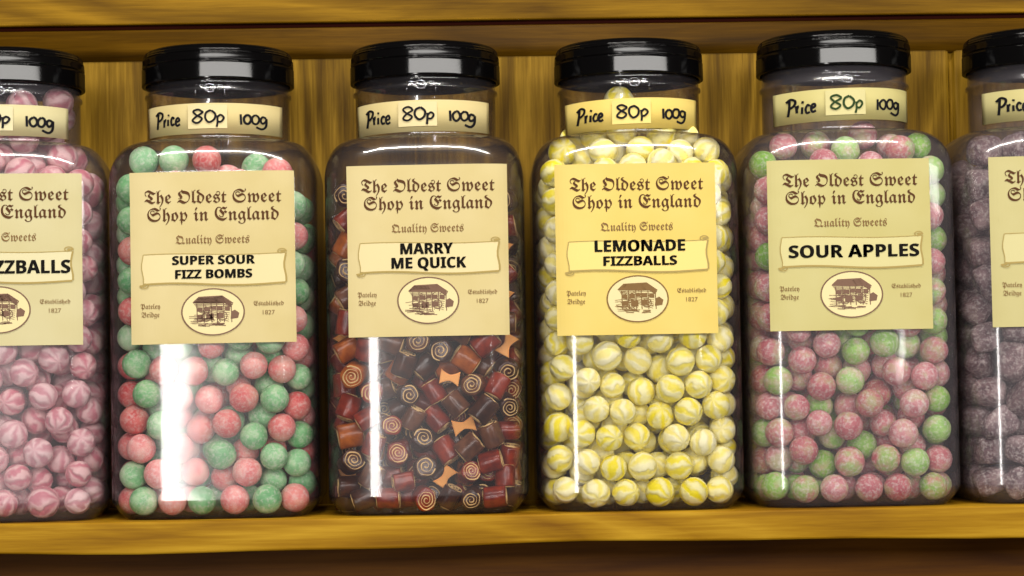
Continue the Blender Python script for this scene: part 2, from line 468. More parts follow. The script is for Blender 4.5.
def emblem(fl_ring, fl, uc, vc, ru, rv, rng):
    n = 56
    fl_ring.poly([(uc+ru*.97*math.cos(2*PI*i/n), vc+rv*.97*math.sin(2*PI*i/n)) for i in range(n)], 1)
    fl.stroke([(uc+ru*math.cos(2*PI*i/n), vc+rv*math.sin(2*PI*i/n)) for i in range(n)], .0007, 0, closed=True)
    P = lambda a, b: (uc+a*ru, vc+b*rv)
    # engraving of the stone shop: long low roof in perspective, walls, windows, door, steps
    for i in range(15):
        q = i/14; fl.stroke([P(-.62+.17*q, .40+.22*q), P(.10-.1*q+.02, .37+.25*q), P(.46-.16*q, .38+.28*q)], .0005, 0)
    for i in range(7):
        q = i/6; fl.stroke([P(.32+.02*q, .64-.04*q-.03*i), P(.60, .36-.03*i)], .00045, 0)
    fl.stroke([P(-.64, .40), P(-.45, .64), P(.30, .68), P(.64, .36), P(.60, .28)], .0007, 0)
    for i in range(9): fl.stroke([P(-.60+.02*i, .34-.085*i*.5), P(.58-.01*i, .30-.09*i)], .00022+.00010*rng.random(), 0)
    for x in (-.52, -.30, -.06, .12, .34, .58): fl.stroke([P(x, .36), P(x+.02, -.46)], .0005, 0)
    for x, y, s in ((-.42, .10, .08), (-.18, .12, .09), (.03, .16, .07), (.22, .15, .09), (.46, .14, .08), (-.40, -.2, .09), (.22, -.16, .11), (-.1, -.2, .12)):
        fl.poly([P(x-s, y-s), P(x+s, y-s*1.1), P(x+s, y+s*1.1), P(x-s, y+s)], 0)
    for x, y in ((-.22, -.22), (.30, -.18)):
        fl.stroke([P(x+.15*math.cos(k/12*2*PI), y+.19*math.sin(k/12*2*PI)) for k in range(12)], .00042, 0, closed=True)
    fl.poly([P(.56, -.32), P(.80, -.28), P(.84, -.06), P(.70, .08), P(.58, 0)], 0)
    for i in range(16):
        a = -.78+rng.random()*.35; b = -.02-.5*rng.random()
        fl.stroke([P(a, b), P(a+.3+rng.random()*.3, b+rng.uniform(-.08, .08))], .00028, 0)
    for i in range(12):
        a = -.5+rng.random()*.7; b = -.50-.12*rng.random()
        fl.stroke([P(a, b), P(a+.25, b+rng.uniform(-.03, .05))], .00045, 0)
    for i in range(26):
        a = rng.uniform(-.55, .45); b = rng.uniform(-.42, .32)
        fl.stroke([P(a, b), P(a+rng.uniform(.02, .1), b+rng.uniform(-.1, .1))], .0004, 0)

LW, LH = .0945, .0994
def make_jar(spec):
    LW = spec.get('lw', .0945)
    j = spec['jar']; rng = random.Random(spec['seed'])
    root = empty('sweet_jar', (j.x, j.yc, 0)); root.rotation_euler = (0, 0, j.rot)
    tag(root, spec['label'], 'jar', 'clear plastic sweet jars on the shelf')
    obj('body', jar_body_bm(j), SCUFFED if spec['key'] in ('pink', 'apples', 'sugared') else CLEAR, root)
    dz = spec.get('dlid', 0)
    lid = obj('lid', lid_bm(j.ls), LID, root); lid.location.z = dz
    tag(lid, 'glossy black screw lid')
    # moulded clasp mark under the lid
    bm = bmesh.new()
    Rn = R_NECK*j.ls
    def nw(u, v, off=0.0):
        th = math.asin(max(-1, min(1, u/(Rn+off)))); return Vector(((Rn+off)*math.sin(th), -(Rn+off)*math.cos(th), v))
    def tube(bm, pts, r, closed=False, N=6):
        P = [nw(u, v, .0006) for u, v in pts]; n = len(P); rings = []
        for i in range(n):
            a = P[(i-1) % n] if closed or i > 0 else P[i]; b = P[(i+1) % n] if closed or i < n-1 else P[i]
            d = (b-a).normalized(); s1 = d.orthogonal().normalized(); s2 = d.cross(s1)
            s1 = Vector((0, -1, 0)) - d*d.dot(Vector((0, -1, 0))); s1.normalize(); s2 = d.cross(s1)
            rings.append([bm.verts.new(P[i]+(s1*math.cos(2*PI*k/N)+s2*math.sin(2*PI*k/N))*r) for k in range(N)])
        for i in range(n if closed else n-1):
            A, B = rings[i], rings[(i+1) % n]
            for k in range(N): bm.faces.new((A[k], A[(k+1) % N], B[(k+1) % N], B[k]))
        if not closed: bm.faces.new(rings[0][::-1]); bm.faces.new(rings[-1])
    zc = .2520
    uo = spec.get('clasp', 0)
    tube(bm, [(uo+.0030*math.cos(2*PI*k/16), zc+.0024*math.sin(2*PI*k/16)) for k in range(16)], .0004, True)
    tube(bm, [(uo-.0085, zc+.0018), (uo-.006, zc+.0018), (uo-.0032, zc+.0016)], .0004)
    tube(bm, [(uo+.0032, zc+.0016), (uo+.006, zc+.0018), (uo+.0085, zc+.0018)], .0004)
    tube(bm, [(uo-.0085, zc-.0040), (uo-.0085, zc-.0005)], .0003)
    tube(bm, [(uo+.0088, zc-.0040), (uo+.0088, zc-.0005)], .0003)
    bmesh.ops.recalc_face_normals(bm, faces=bm.faces[:])
    obj('seal_clasp', bm, CLEAR_RIB, root)

    # ---- big paper label
    lx, lz = spec['lx'], spec['lz']; tilt = spec.get('tilt', 0.0)
    cu, cv = LW/2, LH/2
    def wrap(u, v, off):
        a, b = u-cu, v-cv
        x = lx+a*math.cos(tilt)-b*math.sin(tilt); z = lz+cv+a*math.sin(tilt)+b*math.cos(tilt)
        z_ = min(z, Z_SH0-.0005)
        e = 1e-4
        y = j.front_y(x, z_)
        dy = (j.front_y(x+e, z_)-j.front_y(x-e, z_))/(2*e)
        nrm = Vector((dy, -1, 0)).normalized()
        wav = .00025*math.sin(a*90+spec['seed'])*math.sin(b*70+1)
        return Vector((x, y, z))+nrm*(off+.00035+max(0, wav))
    pm = paper('parchment_paper_'+spec['key'], *spec['paper'])
    fl = Flat(); fl.grid(0, LW, 0, LH, 40, 24)
    lab = fl.build('front_label', pm, wrap, 0, root)
    sol = lab.modifiers.new('thickness', 'SOLIDIFY'); sol.thickness = .0002; sol.offset = -1
    tag(lab, 'cream parchment paper label')
    W, H = LW, LH
    tv = spec.get('tv', -.026)
    Y = lambda f: H*(1-f-tv)
    fl = Flat()
    fl.text('The Oldest Sweet', 'fraktur', .507*W, Y(.184), .832*W, .077*H)
    fl.text('Shop in England', 'fraktur', .507*W, Y(.287), .800*W, .077*H)
    fl.build('title_lettering', INK_BROWN, wrap, .00025, lab)
    fl = Flat()
    fl.text('Quality Sweets', 'fraktur', .503*W, Y(.42), .45*W, .050*H)
    fl.build('quality_lettering', INK_SOFT, wrap, .00025, lab)
    fl = Flat()
    fl.text('Pateley', 'fraktur', .12*W, Y(.794), .118*W, .030*H)
    fl.text('Bridge', 'fraktur', .12*W, Y(.843), .108*W, .030*H)
    fl.build('place_lettering', INK_SOFT, wrap, .00025, lab)
    fl = Flat()
    fl.text('Established', 'fraktur', .838*W, Y(.786), .180*W, .026*H)
    fl.text('1827', 'fraktur', .838*W, Y(.838), .072*W, .026*H)
    fl.build('founding_lettering', INK_SOFT, wrap, .00025, lab)
    # scroll banner
    fl = Flat()
    b0, b1, t0, t1 = .075*W, .935*W, Y(.652), Y(.482)
    def bfn(u, v, a, b): return (u+.0006*math.sin(b*PI*2+1), v+.0008*math.sin(a*PI*2.0+.4)*(1 if b < .5 else .6)-.0006*(1-2*a)*0)
    fl.grid(b0, b1, t0, t1, 30, 4, 0, bfn)
    ban = fl.build('banner', BANNERP[spec['key']], wrap, .00035, lab)
    fl = Flat()
    low = [bfn(b0+(b1-b0)*k/30, t0, k/30, 0) for k in range(31)]
    top = [bfn(b0+(b1-b0)*k/30, t1, k/30, 1) for k in range(31)]
    rgt = [bfn(b1, t0+(t1-t0)*k/6, 1, k/6) for k in range(7)]
    lft = [bfn(b0, t0+(t1-t0)*k/6, 0, k/6) for k in range(7)]
    fl.stroke([(u, v-.0004) for u, v in low], .0011, 0)
    fl.stroke(top, .0005, 0); fl.stroke([(u+.0004, v) for u, v in rgt], .0010, 0); fl.stroke(lft, .0005, 0)
    for (cx, cz_, s) in ((b0+.0012, t0-.0006, -1), (b1-.0016, t1+.0010, 1)):
        sp_ = [(cx+s*(.0026-.0004*k*.55)*math.cos(k*.75)*1.15, cz_+s*(.0019-.0003*k*.5)*math.sin(k*.75)) for k in range(9)]
        fl.stroke(smooth_line(sp_, 3), .0006, 0)
        fl.stroke([(cx-s*.0005, cz_), (cx+s*.0028, cz_+s*.0004)], .0012, 0)
    fl.build('scroll_outline', BANNER_EDGE, wrap, .00045, lab)
    if spec.get('flavour'):
        fl = Flat()
        for st, fc, base, wd, cap in spec['flavour']:
            fl.text(st, 'sans', fc*W, Y(base), wd*W, cap*H)
        fl.build('flavour_lettering', INK_BLACK, wrap, .0006, lab)
    fr = Flat(); fe = Flat()
    emblem(fr, fe, .5*W, Y(.818), .190*W, .134*H, rng)
    fr.m = [0]*len(fr.m)
    fr.build('oval_panel', CREAM_OVAL, wrap, .00025, lab)
    fe.build('shop_engraving', INK_SOFT if spec['key'] == 'lemonade' else ENGR, wrap, .0004, lab)

    # ---- price strip round the neck
    z0, z1 = spec['pz']; ps = spec.get('px', 0.0); hw = .0395*j.ls; tl = spec.get('ptilt', 0)
    def pw(u, v, off):
        R = Rn+.0006+off; th = math.asin(max(-.999, min(.999, (u+ps)/R)))
        return Vector((R*math.sin(th), -R*math.cos(th), v+tl*u))
    fl = Flat(); fl.grid(-hw, hw, z0, z1, 48, 1)
    # even spacing in angle keeps the strip round at its ends
    pl = fl.build('price_label', pm, pw, 0, root)
    sol = pl.modifiers.new('thickness', 'SOLIDIFY'); sol.thickness = .0002; sol.offset = -1
    for p in pl.data.polygons: p.use_smooth = True
    h = z1-z0; C = lambda f: -hw+2*hw*f
    fl = Flat(); sx = spec.get('sx', 0)
    fl.grid(C(.335+sx), C(.625+sx), z0+h*.16, z1-h*.06, 12, 1)
    st = fl.build('price_sticker', BANNERP[spec['key']], pw, .0012, pl)
    sol = st.modifiers.new('thickness', 'SOLIDIFY'); sol.thickness = .0003; sol.offset = -1
    fl = Flat(); cap = h*.46
    write(fl, 'Price', C(.085), C(.275), z0+h*.30, cap*1.0, rng)
    fl.build('price_word', PEN, pw, .0004, pl)
    fl = Flat()
    write(fl, '1oog', C(.715), C(.905), z0+h*.32, cap*1.0, rng)
    fl.build('weight_word', PEN, pw, .0004, pl)
    fl = Flat()
    write(fl, '80p', C(.365+sx), C(.61+sx), z0+h*.36, cap*.95, rng)
    fl.build('price_figure', spec.get('pen', PEN), pw, .0017, pl)
    return root

t = NT('clear_moulded_rib')
CLEAR_RIB = t.surf(t.n('ShaderNodeMixShader', {0: .35, 1: t.n('ShaderNodeBsdfTransparent', {'Color': (.8, .8, .84, 1)}).outputs[0],
            2: t.n('ShaderNodeBsdfGlossy', {'Color': (.9, .9, .95, 1), 'Roughness': .1}).outputs[0]}).outputs[0])
ENGR = plain('dark_brown_engraving', (122, 94, 78), .8, .1)
PAPERS = {'pink': ((206, 196, 154), (196, 184, 136)), 'bombs': ((212, 195, 145), (198, 179, 122)), 'marry': ((212, 195, 145), (200, 181, 124)),
          'lemonade': ((225, 200, 118), (216, 189, 98)), 'apples': ((198, 188, 132), (188, 176, 112)), 'sugared': ((196, 186, 134), (186, 174, 116))}
BANNERP = {k: plain('pale_banner_paper_'+k, tuple(min(250, v+10) for v in a[0]), .75, .15) for k, a in PAPERS.items()}

JARS = {
 'pink': Jar(-.2898, .0612, 1.0, .085), 'bombs': Jar(-.1630, .0612, 1.01, 0.0), 'marry': Jar(-.0370, .0590, 1.0, -.045),
 'lemonade': Jar(.0872, .0612, 1.0, 0.0), 'apples': Jar(.2132, .0622, 1.035, 0.0, 6.5), 'sugared': Jar(.3400, .0615, 1.02, 0.0)}
SPECS = [
 dict(key='pink', seed=1, lx=.0012, lz=.1020, tilt=0, pz=(.2255, .2440), px=-.002,
      flavour=[('FIZZBALLS', .655, .608, .545, .076)], label='clear jar of pink striped sweets, cut by the left edge of the picture'),
 dict(key='bombs', seed=2, tv=.0, lx=.0027, lz=.1014, tilt=.003, pz=(.2250, .2430), px=.0002,
      flavour=[('SUPER SOUR', .507, .541, .50, .050), ('FIZZ BOMBS', .507, .622, .465, .050)], label='clear jar labelled SUPER SOUR FIZZ BOMBS, holding pink and green balls'),
 dict(key='marry', seed=3, lw=.0928, lx=.0035, lz=.1034, tilt=0, pz=(.2242, .2428), px=-.0005, ptilt=.01,
      flavour=[('MARRY', .495, .547, .325, .062), ('ME QUICK', .507, .630, .462, .062)], label='clear jar labelled MARRY ME QUICK, holding dark swirled rolls'),
 dict(key='lemonade', seed=4, lw=.0932, lx=-.0022, lz=.1023, tilt=0, pz=(.2242, .2425), px=-.0005, ptilt=.02,
      flavour=[('LEMONADE', .520, .541, .560, .066), ('FIZZBALLS', .520, .623, .455, .054)], label='clear jar labelled LEMONADE FIZZBALLS, full of pale yellow balls'),
 dict(key='apples', seed=5, lx=-.0037, lz=.1028, tilt=0, pz=(.2275, .2465), px=.0005, ptilt=.02, pen=PEN_GREEN, dlid=.003,
      flavour=[('SOUR APPLES', .520, .600, .800, .072)], label='clear jar labelled SOUR APPLES, holding mottled pink and green balls'),
 dict(key='sugared', seed=6, lx=-.0005, lz=.1030, tilt=0, pz=(.2262, .2450), px=.000, dlid=.003,
      label='clear jar of dusky mauve sugared lumps, cut by the right edge'),
]
for s in SPECS:
    s['jar'] = JARS[s['key']]; s['paper'] = PAPERS[s['key']]
    make_jar(s)

# ------------------------------------------------------------------ sweets: shapes
def ball_mesh(name, r, seed, ridges=0, amp=.02, mat=None, sub=3):
    bm = bmesh.new(); bmesh.ops.create_icosphere(bm, subdivisions=sub, radius=1)
    off = Vector((seed*3.1, seed*1.7, seed*.9))
    for v in bm.verts:
        p = v.co.normalized()
        k = 1+amp*mnoise.noise(p*1.6+off)+amp*.35*mnoise.noise(p*6+off)
        if ridges: k += .018*math.cos(ridges*math.atan2(p.y, p.x)+1.2*p.z)*(1-p.z**4)
        v.co = p*r*k/(1+amp*.6+(.018 if ridges else 0))
    me = bpy.data.meshes.new(name); bm.to_mesh(me); bm.free()
    for p in me.polygons: p.use_smooth = True
    if mat: me.materials.append(mat)
    return me

def lump_mesh(name, r, seed, mat):
    rg = random.Random(seed)
    bm = bmesh.new(); bmesh.ops.create_icosphere(bm, subdivisions=4, radius=1)
    tp = rg.uniform(.15, .35); off = Vector((seed*2.3, seed, 5))
    for v in bm.verts:
        p = v.co.normalized(); n = 3.6
        k = (abs(p.x)**n+abs(p.y)**n+abs(p.z)**n)**(-1/n)
        q = p*k; w = 1-tp*(q.z+.7)*.6
        q = Vector((q.x*w*.84, q.y*w*.80, q.z*.95))
        q *= 1+.05*mnoise.noise(p*2+off)+.035*mnoise.noise(p*7+off)+.02*mnoise.noise(p*16+off)
        v.co = q*r*.95
    me = bpy.data.meshes.new(name); bm.to_mesh(me); bm.free()
    for p in me.polygons: p.use_smooth = True
    me.materials.append(mat)
    return me

def roll_mesh(name, r, hl, seed, mat):
    rg = random.Random(seed); bm = bmesh.new(); N = 28
    ph = rg.uniform(0, 6); sq = rg.uniform(.86, .97)
    def R(th): return r*(1+.035*math.cos(5*th+ph)+.03*math.cos(3*th+ph*2))
    rings = []
    for rr, z in ((.0, -1), (.55, -1.0), (.86, -.98), (.96, -.93), (1.0, -.82), (.99, -.3), (1.0, .3), (1.0, .82), (.96, .93), (.86, .98), (.55, 1.0), (0, 1)):
        if rr == 0: rings.append([bm.verts.new((0, 0, z*hl))]); continue
        rings.append([bm.verts.new((R(2*PI*i/N)*rr*math.cos(2*PI*i/N), sq*R(2*PI*i/N)*rr*math.sin(2*PI*i/N), z*hl+.0003*math.sin(2*PI*i/N*2+ph))) for i in range(N)])
    for a, b in zip(rings, rings[1:]):
        for i in range(N):
            if len(a) == 1: bm.faces.new((a[0], b[(i+1) % N], b[i]))
            elif len(b) == 1: bm.faces.new((a[i], a[(i+1) % N], b[0]))
            else: bm.faces.new((a[i], a[(i+1) % N], b[(i+1) % N], b[i]))
    bmesh.ops.recalc_face_normals(bm, faces=bm.faces[:])
    me = bpy.data.meshes.new(name); bm.to_mesh(me); bm.free()
    for p in me.polygons: p.use_smooth = True
    me.materials.append(mat)
    # the cream spiral showing on both ends
    bm = bmesh.new()
    turns = rg.choice((2.4, 2.8, 3.1)); n = 64
    for sgn in (-1, 1):
        pr = None
        for i in range(n+1):
            t_ = i/n; th = t_*turns*2*PI+ph; rad = r*(.10+.80*t_)*(1+.03*math.cos(5*th))
            w = .00085*(.75+.35*math.sin(th*1.3+ph))*.5*1.15
            z = hl*(1.0 if rad < .6*r else 1.0-.035*((rad/r-.6)/.3)**2)*sgn
            q = []
            for d, h in ((-w, -.0002), (-w*.6, .00025), (w*.6, .00025), (w, -.0002)):
                q.append(bm.verts.new(((rad+d)*math.cos(th), sq*(rad+d)*math.sin(th), z+sgn*(h+.0001))))
            if pr:
                for k in range(3): bm.faces.new((pr[k], pr[k+1], q[k+1], q[k]))
            pr = q
    bmesh.ops.recalc_face_normals(bm, faces=bm.faces[:])
    ms = bpy.data.meshes.new(name+'_swirl'); bm.to_mesh(ms); bm.free()
    for p in ms.polygons: p.use_smooth = True
    ms.materials.append(SWIRL)
    return me, ms

def bow_mesh(name, seed, s=1.0):
    """bow tie shaped cut piece: cream faces (own material), darker rim"""
    pts = []
    for t_ in np.linspace(-1, 1, 11):
        pts.append((t_*.0080*s, (.0026+.0036*abs(t_)**1.5)*s))
    out = pts+[(x, -y) for x, y in pts[::-1]]
    bm = bmesh.new(); h = .0050*s
    lo = [bm.verts.new((x, y, -h)) for x, y in out]; hi = [bm.verts.new((x, y, h)) for x, y in out]
    n = len(out)
    side = []
    for i in range(n): side.append(bm.faces.new((lo[i], lo[(i+1) % n], hi[(i+1) % n], hi[i])))
    f1 = bm.faces.new(lo[::-1]); f2 = bm.faces.new(hi)
    for f in side: f.material_index = 1
    bmesh.ops.recalc_face_normals(bm, faces=bm.faces[:])
    e = [q for q in bm.edges if abs(q.verts[0].co.z-q.verts[1].co.z) < 1e-6]
    bmesh.ops.bevel(bm, geom=e, offset=.0006*s, segments=2, affect='EDGES')
    me = bpy.data.meshes.new(name); bm.to_mesh(me); bm.free()
    me.materials.append(BOWCREAM); me.materials.append(TOF['red'])
    return me

# sweet materials
M_PINK = dusty('pink_sugar', [(222, 100, 100), (234, 136, 130), (240, 172, 158)])
M_GREEN = dusty('green_sugar', [(104, 172, 112), (138, 202, 140), (186, 224, 172)])
M_APK = dusty('dusky_pink_sugar', [(190, 98, 106), (214, 136, 138), (200, 188, 142)], bump=.9, sugar=.62)
M_APG = dusty('apple_green_sugar', [(132, 186, 74), (158, 208, 96), (208, 190, 150)], bump=.8, sugar=.5)
M_APM = dusty('pink_green_sugar', [(150, 196, 88), (180, 184, 116), (208, 132, 124), (198, 96, 102)], bump=.9, sugar=.55)
M_MAUVE = dusty('mauve_sugar', [(88, 66, 70), (122, 96, 98), (156, 132, 130)], .65, 1.0)
M_LEM = striped('lemon_white_stripe', (255, 240, 100), (255, 250, 188), .0092, 6.0)
M_STR = striped('pink_white_stripe', (208, 134, 144), (238, 198, 196), .0096, 6.0)
SWIRL = plain('cream_swirl', (226, 190, 130), .5, .3)
BOWCREAM = plain('amber_cream_paste', (246, 170, 84), .45, .4)
TOF = {'dark': toffee('dark_toffee', (44, 20, 10), (78, 40, 22)), 'red': toffee('red_toffee', (98, 22, 10), (150, 50, 22)),
       'brown': toffee('brown_toffee', (72, 38, 20), (112, 68, 42)), 'orange': toffee('orange_toffee', (138, 64, 14), (190, 104, 36))}

# ------------------------------------------------------------------ sweets: packing
def inside(j, P, r, wall=.0016):
    """push points inside the jar, r clear of its wall"""
    Q = P.copy()
    Q[:, 2] = np.maximum(Q[:, 2], .0013+r)
    w = np.array([j.ring(z)[0] for z in Q[:, 2]]); n = np.array([j.ring(z)[1] for z in Q[:, 2]])
    # a ball of radius r touches the shoulder before its centre reaches it
    w2 = np.array([j.ring(min(z+r*.75, .25))[0] for z in Q[:, 2]])
    lim = np.minimum(w, w2+r*.30)-wall-r
    c, s_ = math.cos(-j.rot), math.sin(-j.rot)
    lx, ly = Q[:, 0]-j.x, Q[:, 1]-j.yc
    x, y = lx*c-ly*s_, lx*s_+ly*c
    s = (np.abs(x)**n+np.abs(y)**n)**(1/n)
    k = np.where(s > lim, lim/np.maximum(s, 1e-9), 1)
    x, y = x*k, y*k
    Q[:, 0] = j.x+x*c+y*s_; Q[:, 1] = j.yc-x*s_+y*c
    return Q

def digit(j, r, items, org, sc):
    out = []
    for it in items:
        px, py = org[0]+it[0]/sc, org[1]+it[1]/sc
        lay = 1 if 1 in it[2:] else 0
        Y = j.yc-j.a+.003+r
        for _ in range(3):
            P = at(px, py, Y)
            fy = j.front_y(max(-j.a+.012, min(j.a-.012, P[0]-j.x)), min(P[2]+r, Z_SH1))
            Y = j.yc+fy+.0022+r+(.0125 if lay else 0)
        out.append((P, it, lay))
    return out

def pack(j, r, fixed, ztop, seed, iters=260, nfill=None, dens=.61):
    rg = np.random.default_rng(seed)
    F = np.array([f[0] for f in fixed]); nF = len(F)
    zs = np.linspace(.004, ztop+r*.4, 40)
    vol = sum((2*j.ring(z)[0]-.003)**2*(.96 if j.ring(z)[1] > 3 else .80) for z in zs)*(zs[1]-zs[0])
    N = int(dens*vol/(4/3*PI*r**3))-nF
    X = np.empty((N, 3))
    X[:, 0] = j.x+rg.uniform(-j.a, j.a, N); X[:, 1] = j.yc+rg.uniform(-j.a, j.a, N); X[:, 2] = rg.uniform(.01, ztop, N)
    P = np.vstack([F, X]); T = P[:nF].copy()
    P = inside(j, P, r)
    w = np.ones(nF+N); w[:nF] = .15
    for it in range(iters):
        P[nF:, 2] -= .00035 if it < iters*.7 else .00005
        P[:nF] += (T-P[:nF])*.3
        for _ in range(2):
            D = P[:, None, :]-P[None, :, :]
            d = np.sqrt((D**2).sum(-1)); np.fill_diagonal(d, 9)
            ov = np.maximum(0, 2*r-d)
            W = w[:, None]/(w[:, None]+w[None, :])
            push = (D/np.maximum(d, 1e-6)[..., None]*(ov*W)[..., None]).sum(1)
            P += push*.55
            P = inside(j, P, r)
    D = P[:, None, :]-P[None, :, :]; d = np.sqrt((D**2).sum(-1)); np.fill_diagonal(d, 9)
    rad = np.minimum(r, d.min(1)/2*.995)
    # drop the hopelessly squeezed ones and those above the fill line
    keep = np.ones(len(P), bool)
    for i in np.argsort(rad):
        if rad[i] < r*.80 and i >= nF: keep[i] = False; d[i, :] = 9; d[:, i] = 9; rad = np.minimum(r, d.min(1)/2*.995)
    keep[nF:] &= P[nF:, 2] < ztop
    idx = np.nonzero(keep)[0]
    return P[idx], np.maximum(rad[idx], r*.72), [fixed[i] if i < nF else None for i in idx]

def visible(j, spec, P, rad):
    """share of each sweet's disc seen from the camera, and whether a step aside shows it"""
    rg = np.random.default_rng(5); res = []
    lx0, lx1 = j.x+spec['lx']-LW/2+.0015, j.x+spec['lx']+LW/2-.0015
    lz0, lz1 = spec['lz']+.001, spec['lz']+LH-.001
    a_ = np.sqrt(rg.random(36)); b_ = rg.random(36)*2*PI
    for cx in (0, -.22, .22):
        c = CAM+np.array([cx, 0, .03 if cx else 0]); out = np.zeros(len(P))
        for i in range(len(P)):
            d = c-P[i]; d /= np.linalg.norm(d)
            u = np.cross(d, (0, 0, 1)); u /= np.linalg.norm(u); v = np.cross(u, d)
            pts = P[i]+(u[None]*(a_*np.cos(b_))[:, None]+v[None]*(a_*np.sin(b_))[:, None])*rad[i]*.97+d[None]*(rad[i]*np.sqrt(np.maximum(0, 1-a_**2)))[:, None]
            dd = c[None]-pts; dd /= np.linalg.norm(dd, axis=1)[:, None]
            oc = P[None]-pts[:, None]                      # K,N,3
            tt = (oc*dd[:, None]).sum(-1); q = (oc**2).sum(-1)-tt**2
            hit = (tt > 0) & (q < (rad[None]*.98)**2); hit[:, i] = False
            blk = hit.any(1)
            t_ = (j.yc-j.a-pts[:, 1])/dd[:, 1]; L = pts+dd*t_[:, None]
            blk |= (L[:, 0] > lx0) & (L[:, 0] < lx1) & (L[:, 2] > lz0) & (L[:, 2] < lz1)
            t2 = (j.yc-R_NECK-pts[:, 1])/dd[:, 1]; L = pts+dd*t2[:, None]
            blk |= (np.abs(L[:, 0]-j.x) < .038) & (L[:, 2] > spec['pz'][0]) & (L[:, 2] < spec['pz'][1]) | (L[:, 2] > .2575)
            # outside the frame
            e = pts-CAM; pxx = 512+FPX*(e@RIGHT)/(e@FWD)
            if cx == 0: blk |= (pxx < -1) | (pxx > 1025)
            else: blk |= (pxx < -190) | (pxx > 1215)
            out[i] = 1-blk.mean()
        res.append(out)
    return res[0], np.maximum(res[1], res[2])

ORD = ['first', 'second', 'third', 'fourth', 'fifth', 'sixth', 'seventh', 'eighth', 'ninth', 'tenth', 'eleventh', 'twelfth', 'thirteenth', 'fourteenth', 'fifteenth', 'sixteenth', 'seventeenth', 'eighteenth', 'nineteenth', 'twentieth']
def describe(spec, j, P, vis, kinds, jarword):
    """a phrase for each sweet: where in its jar it shows"""
    lz0, lz1 = spec['lz'], spec['lz']+LH
    lab = [None]*len(P); zones = {}
    for i, p in enumerate(P):
        if vis[i] < .30: continue
        q = p-CAM; k = 1.2/(q@FWD)                       # as seen on the label's plane
        x, z = p[0]*k-j.x, CAM[2]+(p[2]-CAM[2])*k
        if z < lz0+.002: zones.setdefault('below', []).append((i, x, z))
        elif z > lz1-.002: zones.setdefault('above', []).append((i, x, z))
        elif x < spec['lx']: zones.setdefault('leftside', []).append((i, x, z))
        else: zones.setdefault('rightside', []).append((i, x, z))
    for zn, it in zones.items():
        if zn in ('leftside', 'rightside'):
            it.sort(key=lambda t: t[2])
            for n, (i, x, z) in enumerate(it):
                side = 'left' if zn == 'leftside' else 'right'
                if n < len(ORD): lab[i] = f'{ORD[n]} one up at paper label\'s {side} edge, {jarword}'
        elif zn == 'above':
            it.sort(key=lambda t: t[1])
            for n, (i, x, z) in enumerate(it):
                if n < len(ORD): lab[i] = f'{ORD[n]} from left above the paper label, {jarword}'
        else:
            it.sort(key=lambda t: t[2]); rows = []
            for t_ in it:
                if rows and t_[2]-rows[-1][0][2] < .0085: rows[-1].append(t_)
                else: rows.append([t_])
            for rn, row in enumerate(rows):
                row.sort(key=lambda t: t[1])
                for n, (i, x, z) in enumerate(row):
                    if n < len(ORD):
                        lab[i] = f'{ORD[n]} from left in ' + ('bottom row' if rn == 0 else f'row {["two","three","four","five","six","seven","eight","nine","ten","eleven","twelve"][min(rn-1,10)]} from bottom') + f', {jarword}'
    return lab

def place_copy(src_me, name, loc, rot, sc, kids=()):
    o = bpy.data.objects.new(name, src_me); COL.objects.link(o)
    o.location = loc; o.rotation_euler = rot; o.scale = (sc, sc, sc)
    for kn, km in kids:
        c = bpy.data.objects.new(kn, km); COL.objects.link(c); c.parent = o
    return o

def balls(key, r, fixed, ztop, variants, words, name, cat, group, jarword, pick, seed, dens=.61, sq=0):
    spec = next(s for s in SPECS if s['key'] == key); j = spec['jar']
    P, rad, src = pack(j, r, fixed, ztop, seed, dens=dens)
    v, v2 = visible(j, spec, P, rad)
    keep = [i for i in range(len(P)) if v[i] > 0 or v2[i] > .15]
    rg = random.Random(seed)
    kind = {i: pick(src[i], rg) for i in keep}
    labs = describe(spec, j, P, v, kind, jarword)
    n = 0
    for i in keep:
        k = kind[i]
        me = variants[k][rg.randrange(len(variants[k]))]
        o = place_copy(me, name, P[i], (rg.uniform(0, 6.28), rg.uniform(0, 3.14), rg.uniform(0, 6.28)), rad[i]/r)
        if labs[i]: tag(o, f'{words[k]}, {labs[i]}', cat, group)
        else: tag(o, f'{words[k]} mostly hidden behind others, {jarword}', cat, group)
        n += 1
    print('SWEETS', key, len(P), n, sum(1 for i in keep if v[i] > .02))

def vs(n, mk): return [mk(k) for k in range(n)]

# ---- jar of fizz bombs (pink / green balls)
G, K, MX = 'g', 'p', 'm'
j = JARS['bombs']; r = .0094
it = [(95,497,G),(181,492,K),(273,488,G),(363,493,K),(454,492,G),(542,489,K),(58,425,G),(140,412,K),(238,402,K),(326,425,K,1),(405,416,K),(493,436,G,1),(575,440,G,1),
 (92,344,K),(205,335,K),(316,356,G),(390,350,K,1),(474,370,G),(560,380,G),(30,335,K,1),(65,262,K),(158,275,G),(250,290,K),(339,272,K),(421,302,G),(507,287,K),(583,300,G),
 (40,182,K,1),(110,195,G),(195,200,K),(283,207,K),(386,200,K),(478,197,G),(562,218,K),(435,250,G,1),(70,100,G),(155,118,K),(245,125,K),(336,124,G),(427,115,K),(515,113,K),(585,135,G),
 (200,60,G),(290,55,K),(370,75,G,1),(458,40,G),(560,48,K),(120,55,G,1),(38,30,G,1)]
fx = digit(j, r, it, (110, 330), 2.88)
fx += digit(j, r, [(122,187,G),(120,224,G),(123,253,K),(123,278,G),(124,308,K),(144,163,G),(173,161,G),(209,163,K),(252,170,G,1),(305,207,G),(306,238,K),(304,266,G),(312,290,G),(308,320,K),(230,176,K,1)], (0, 0), 1)
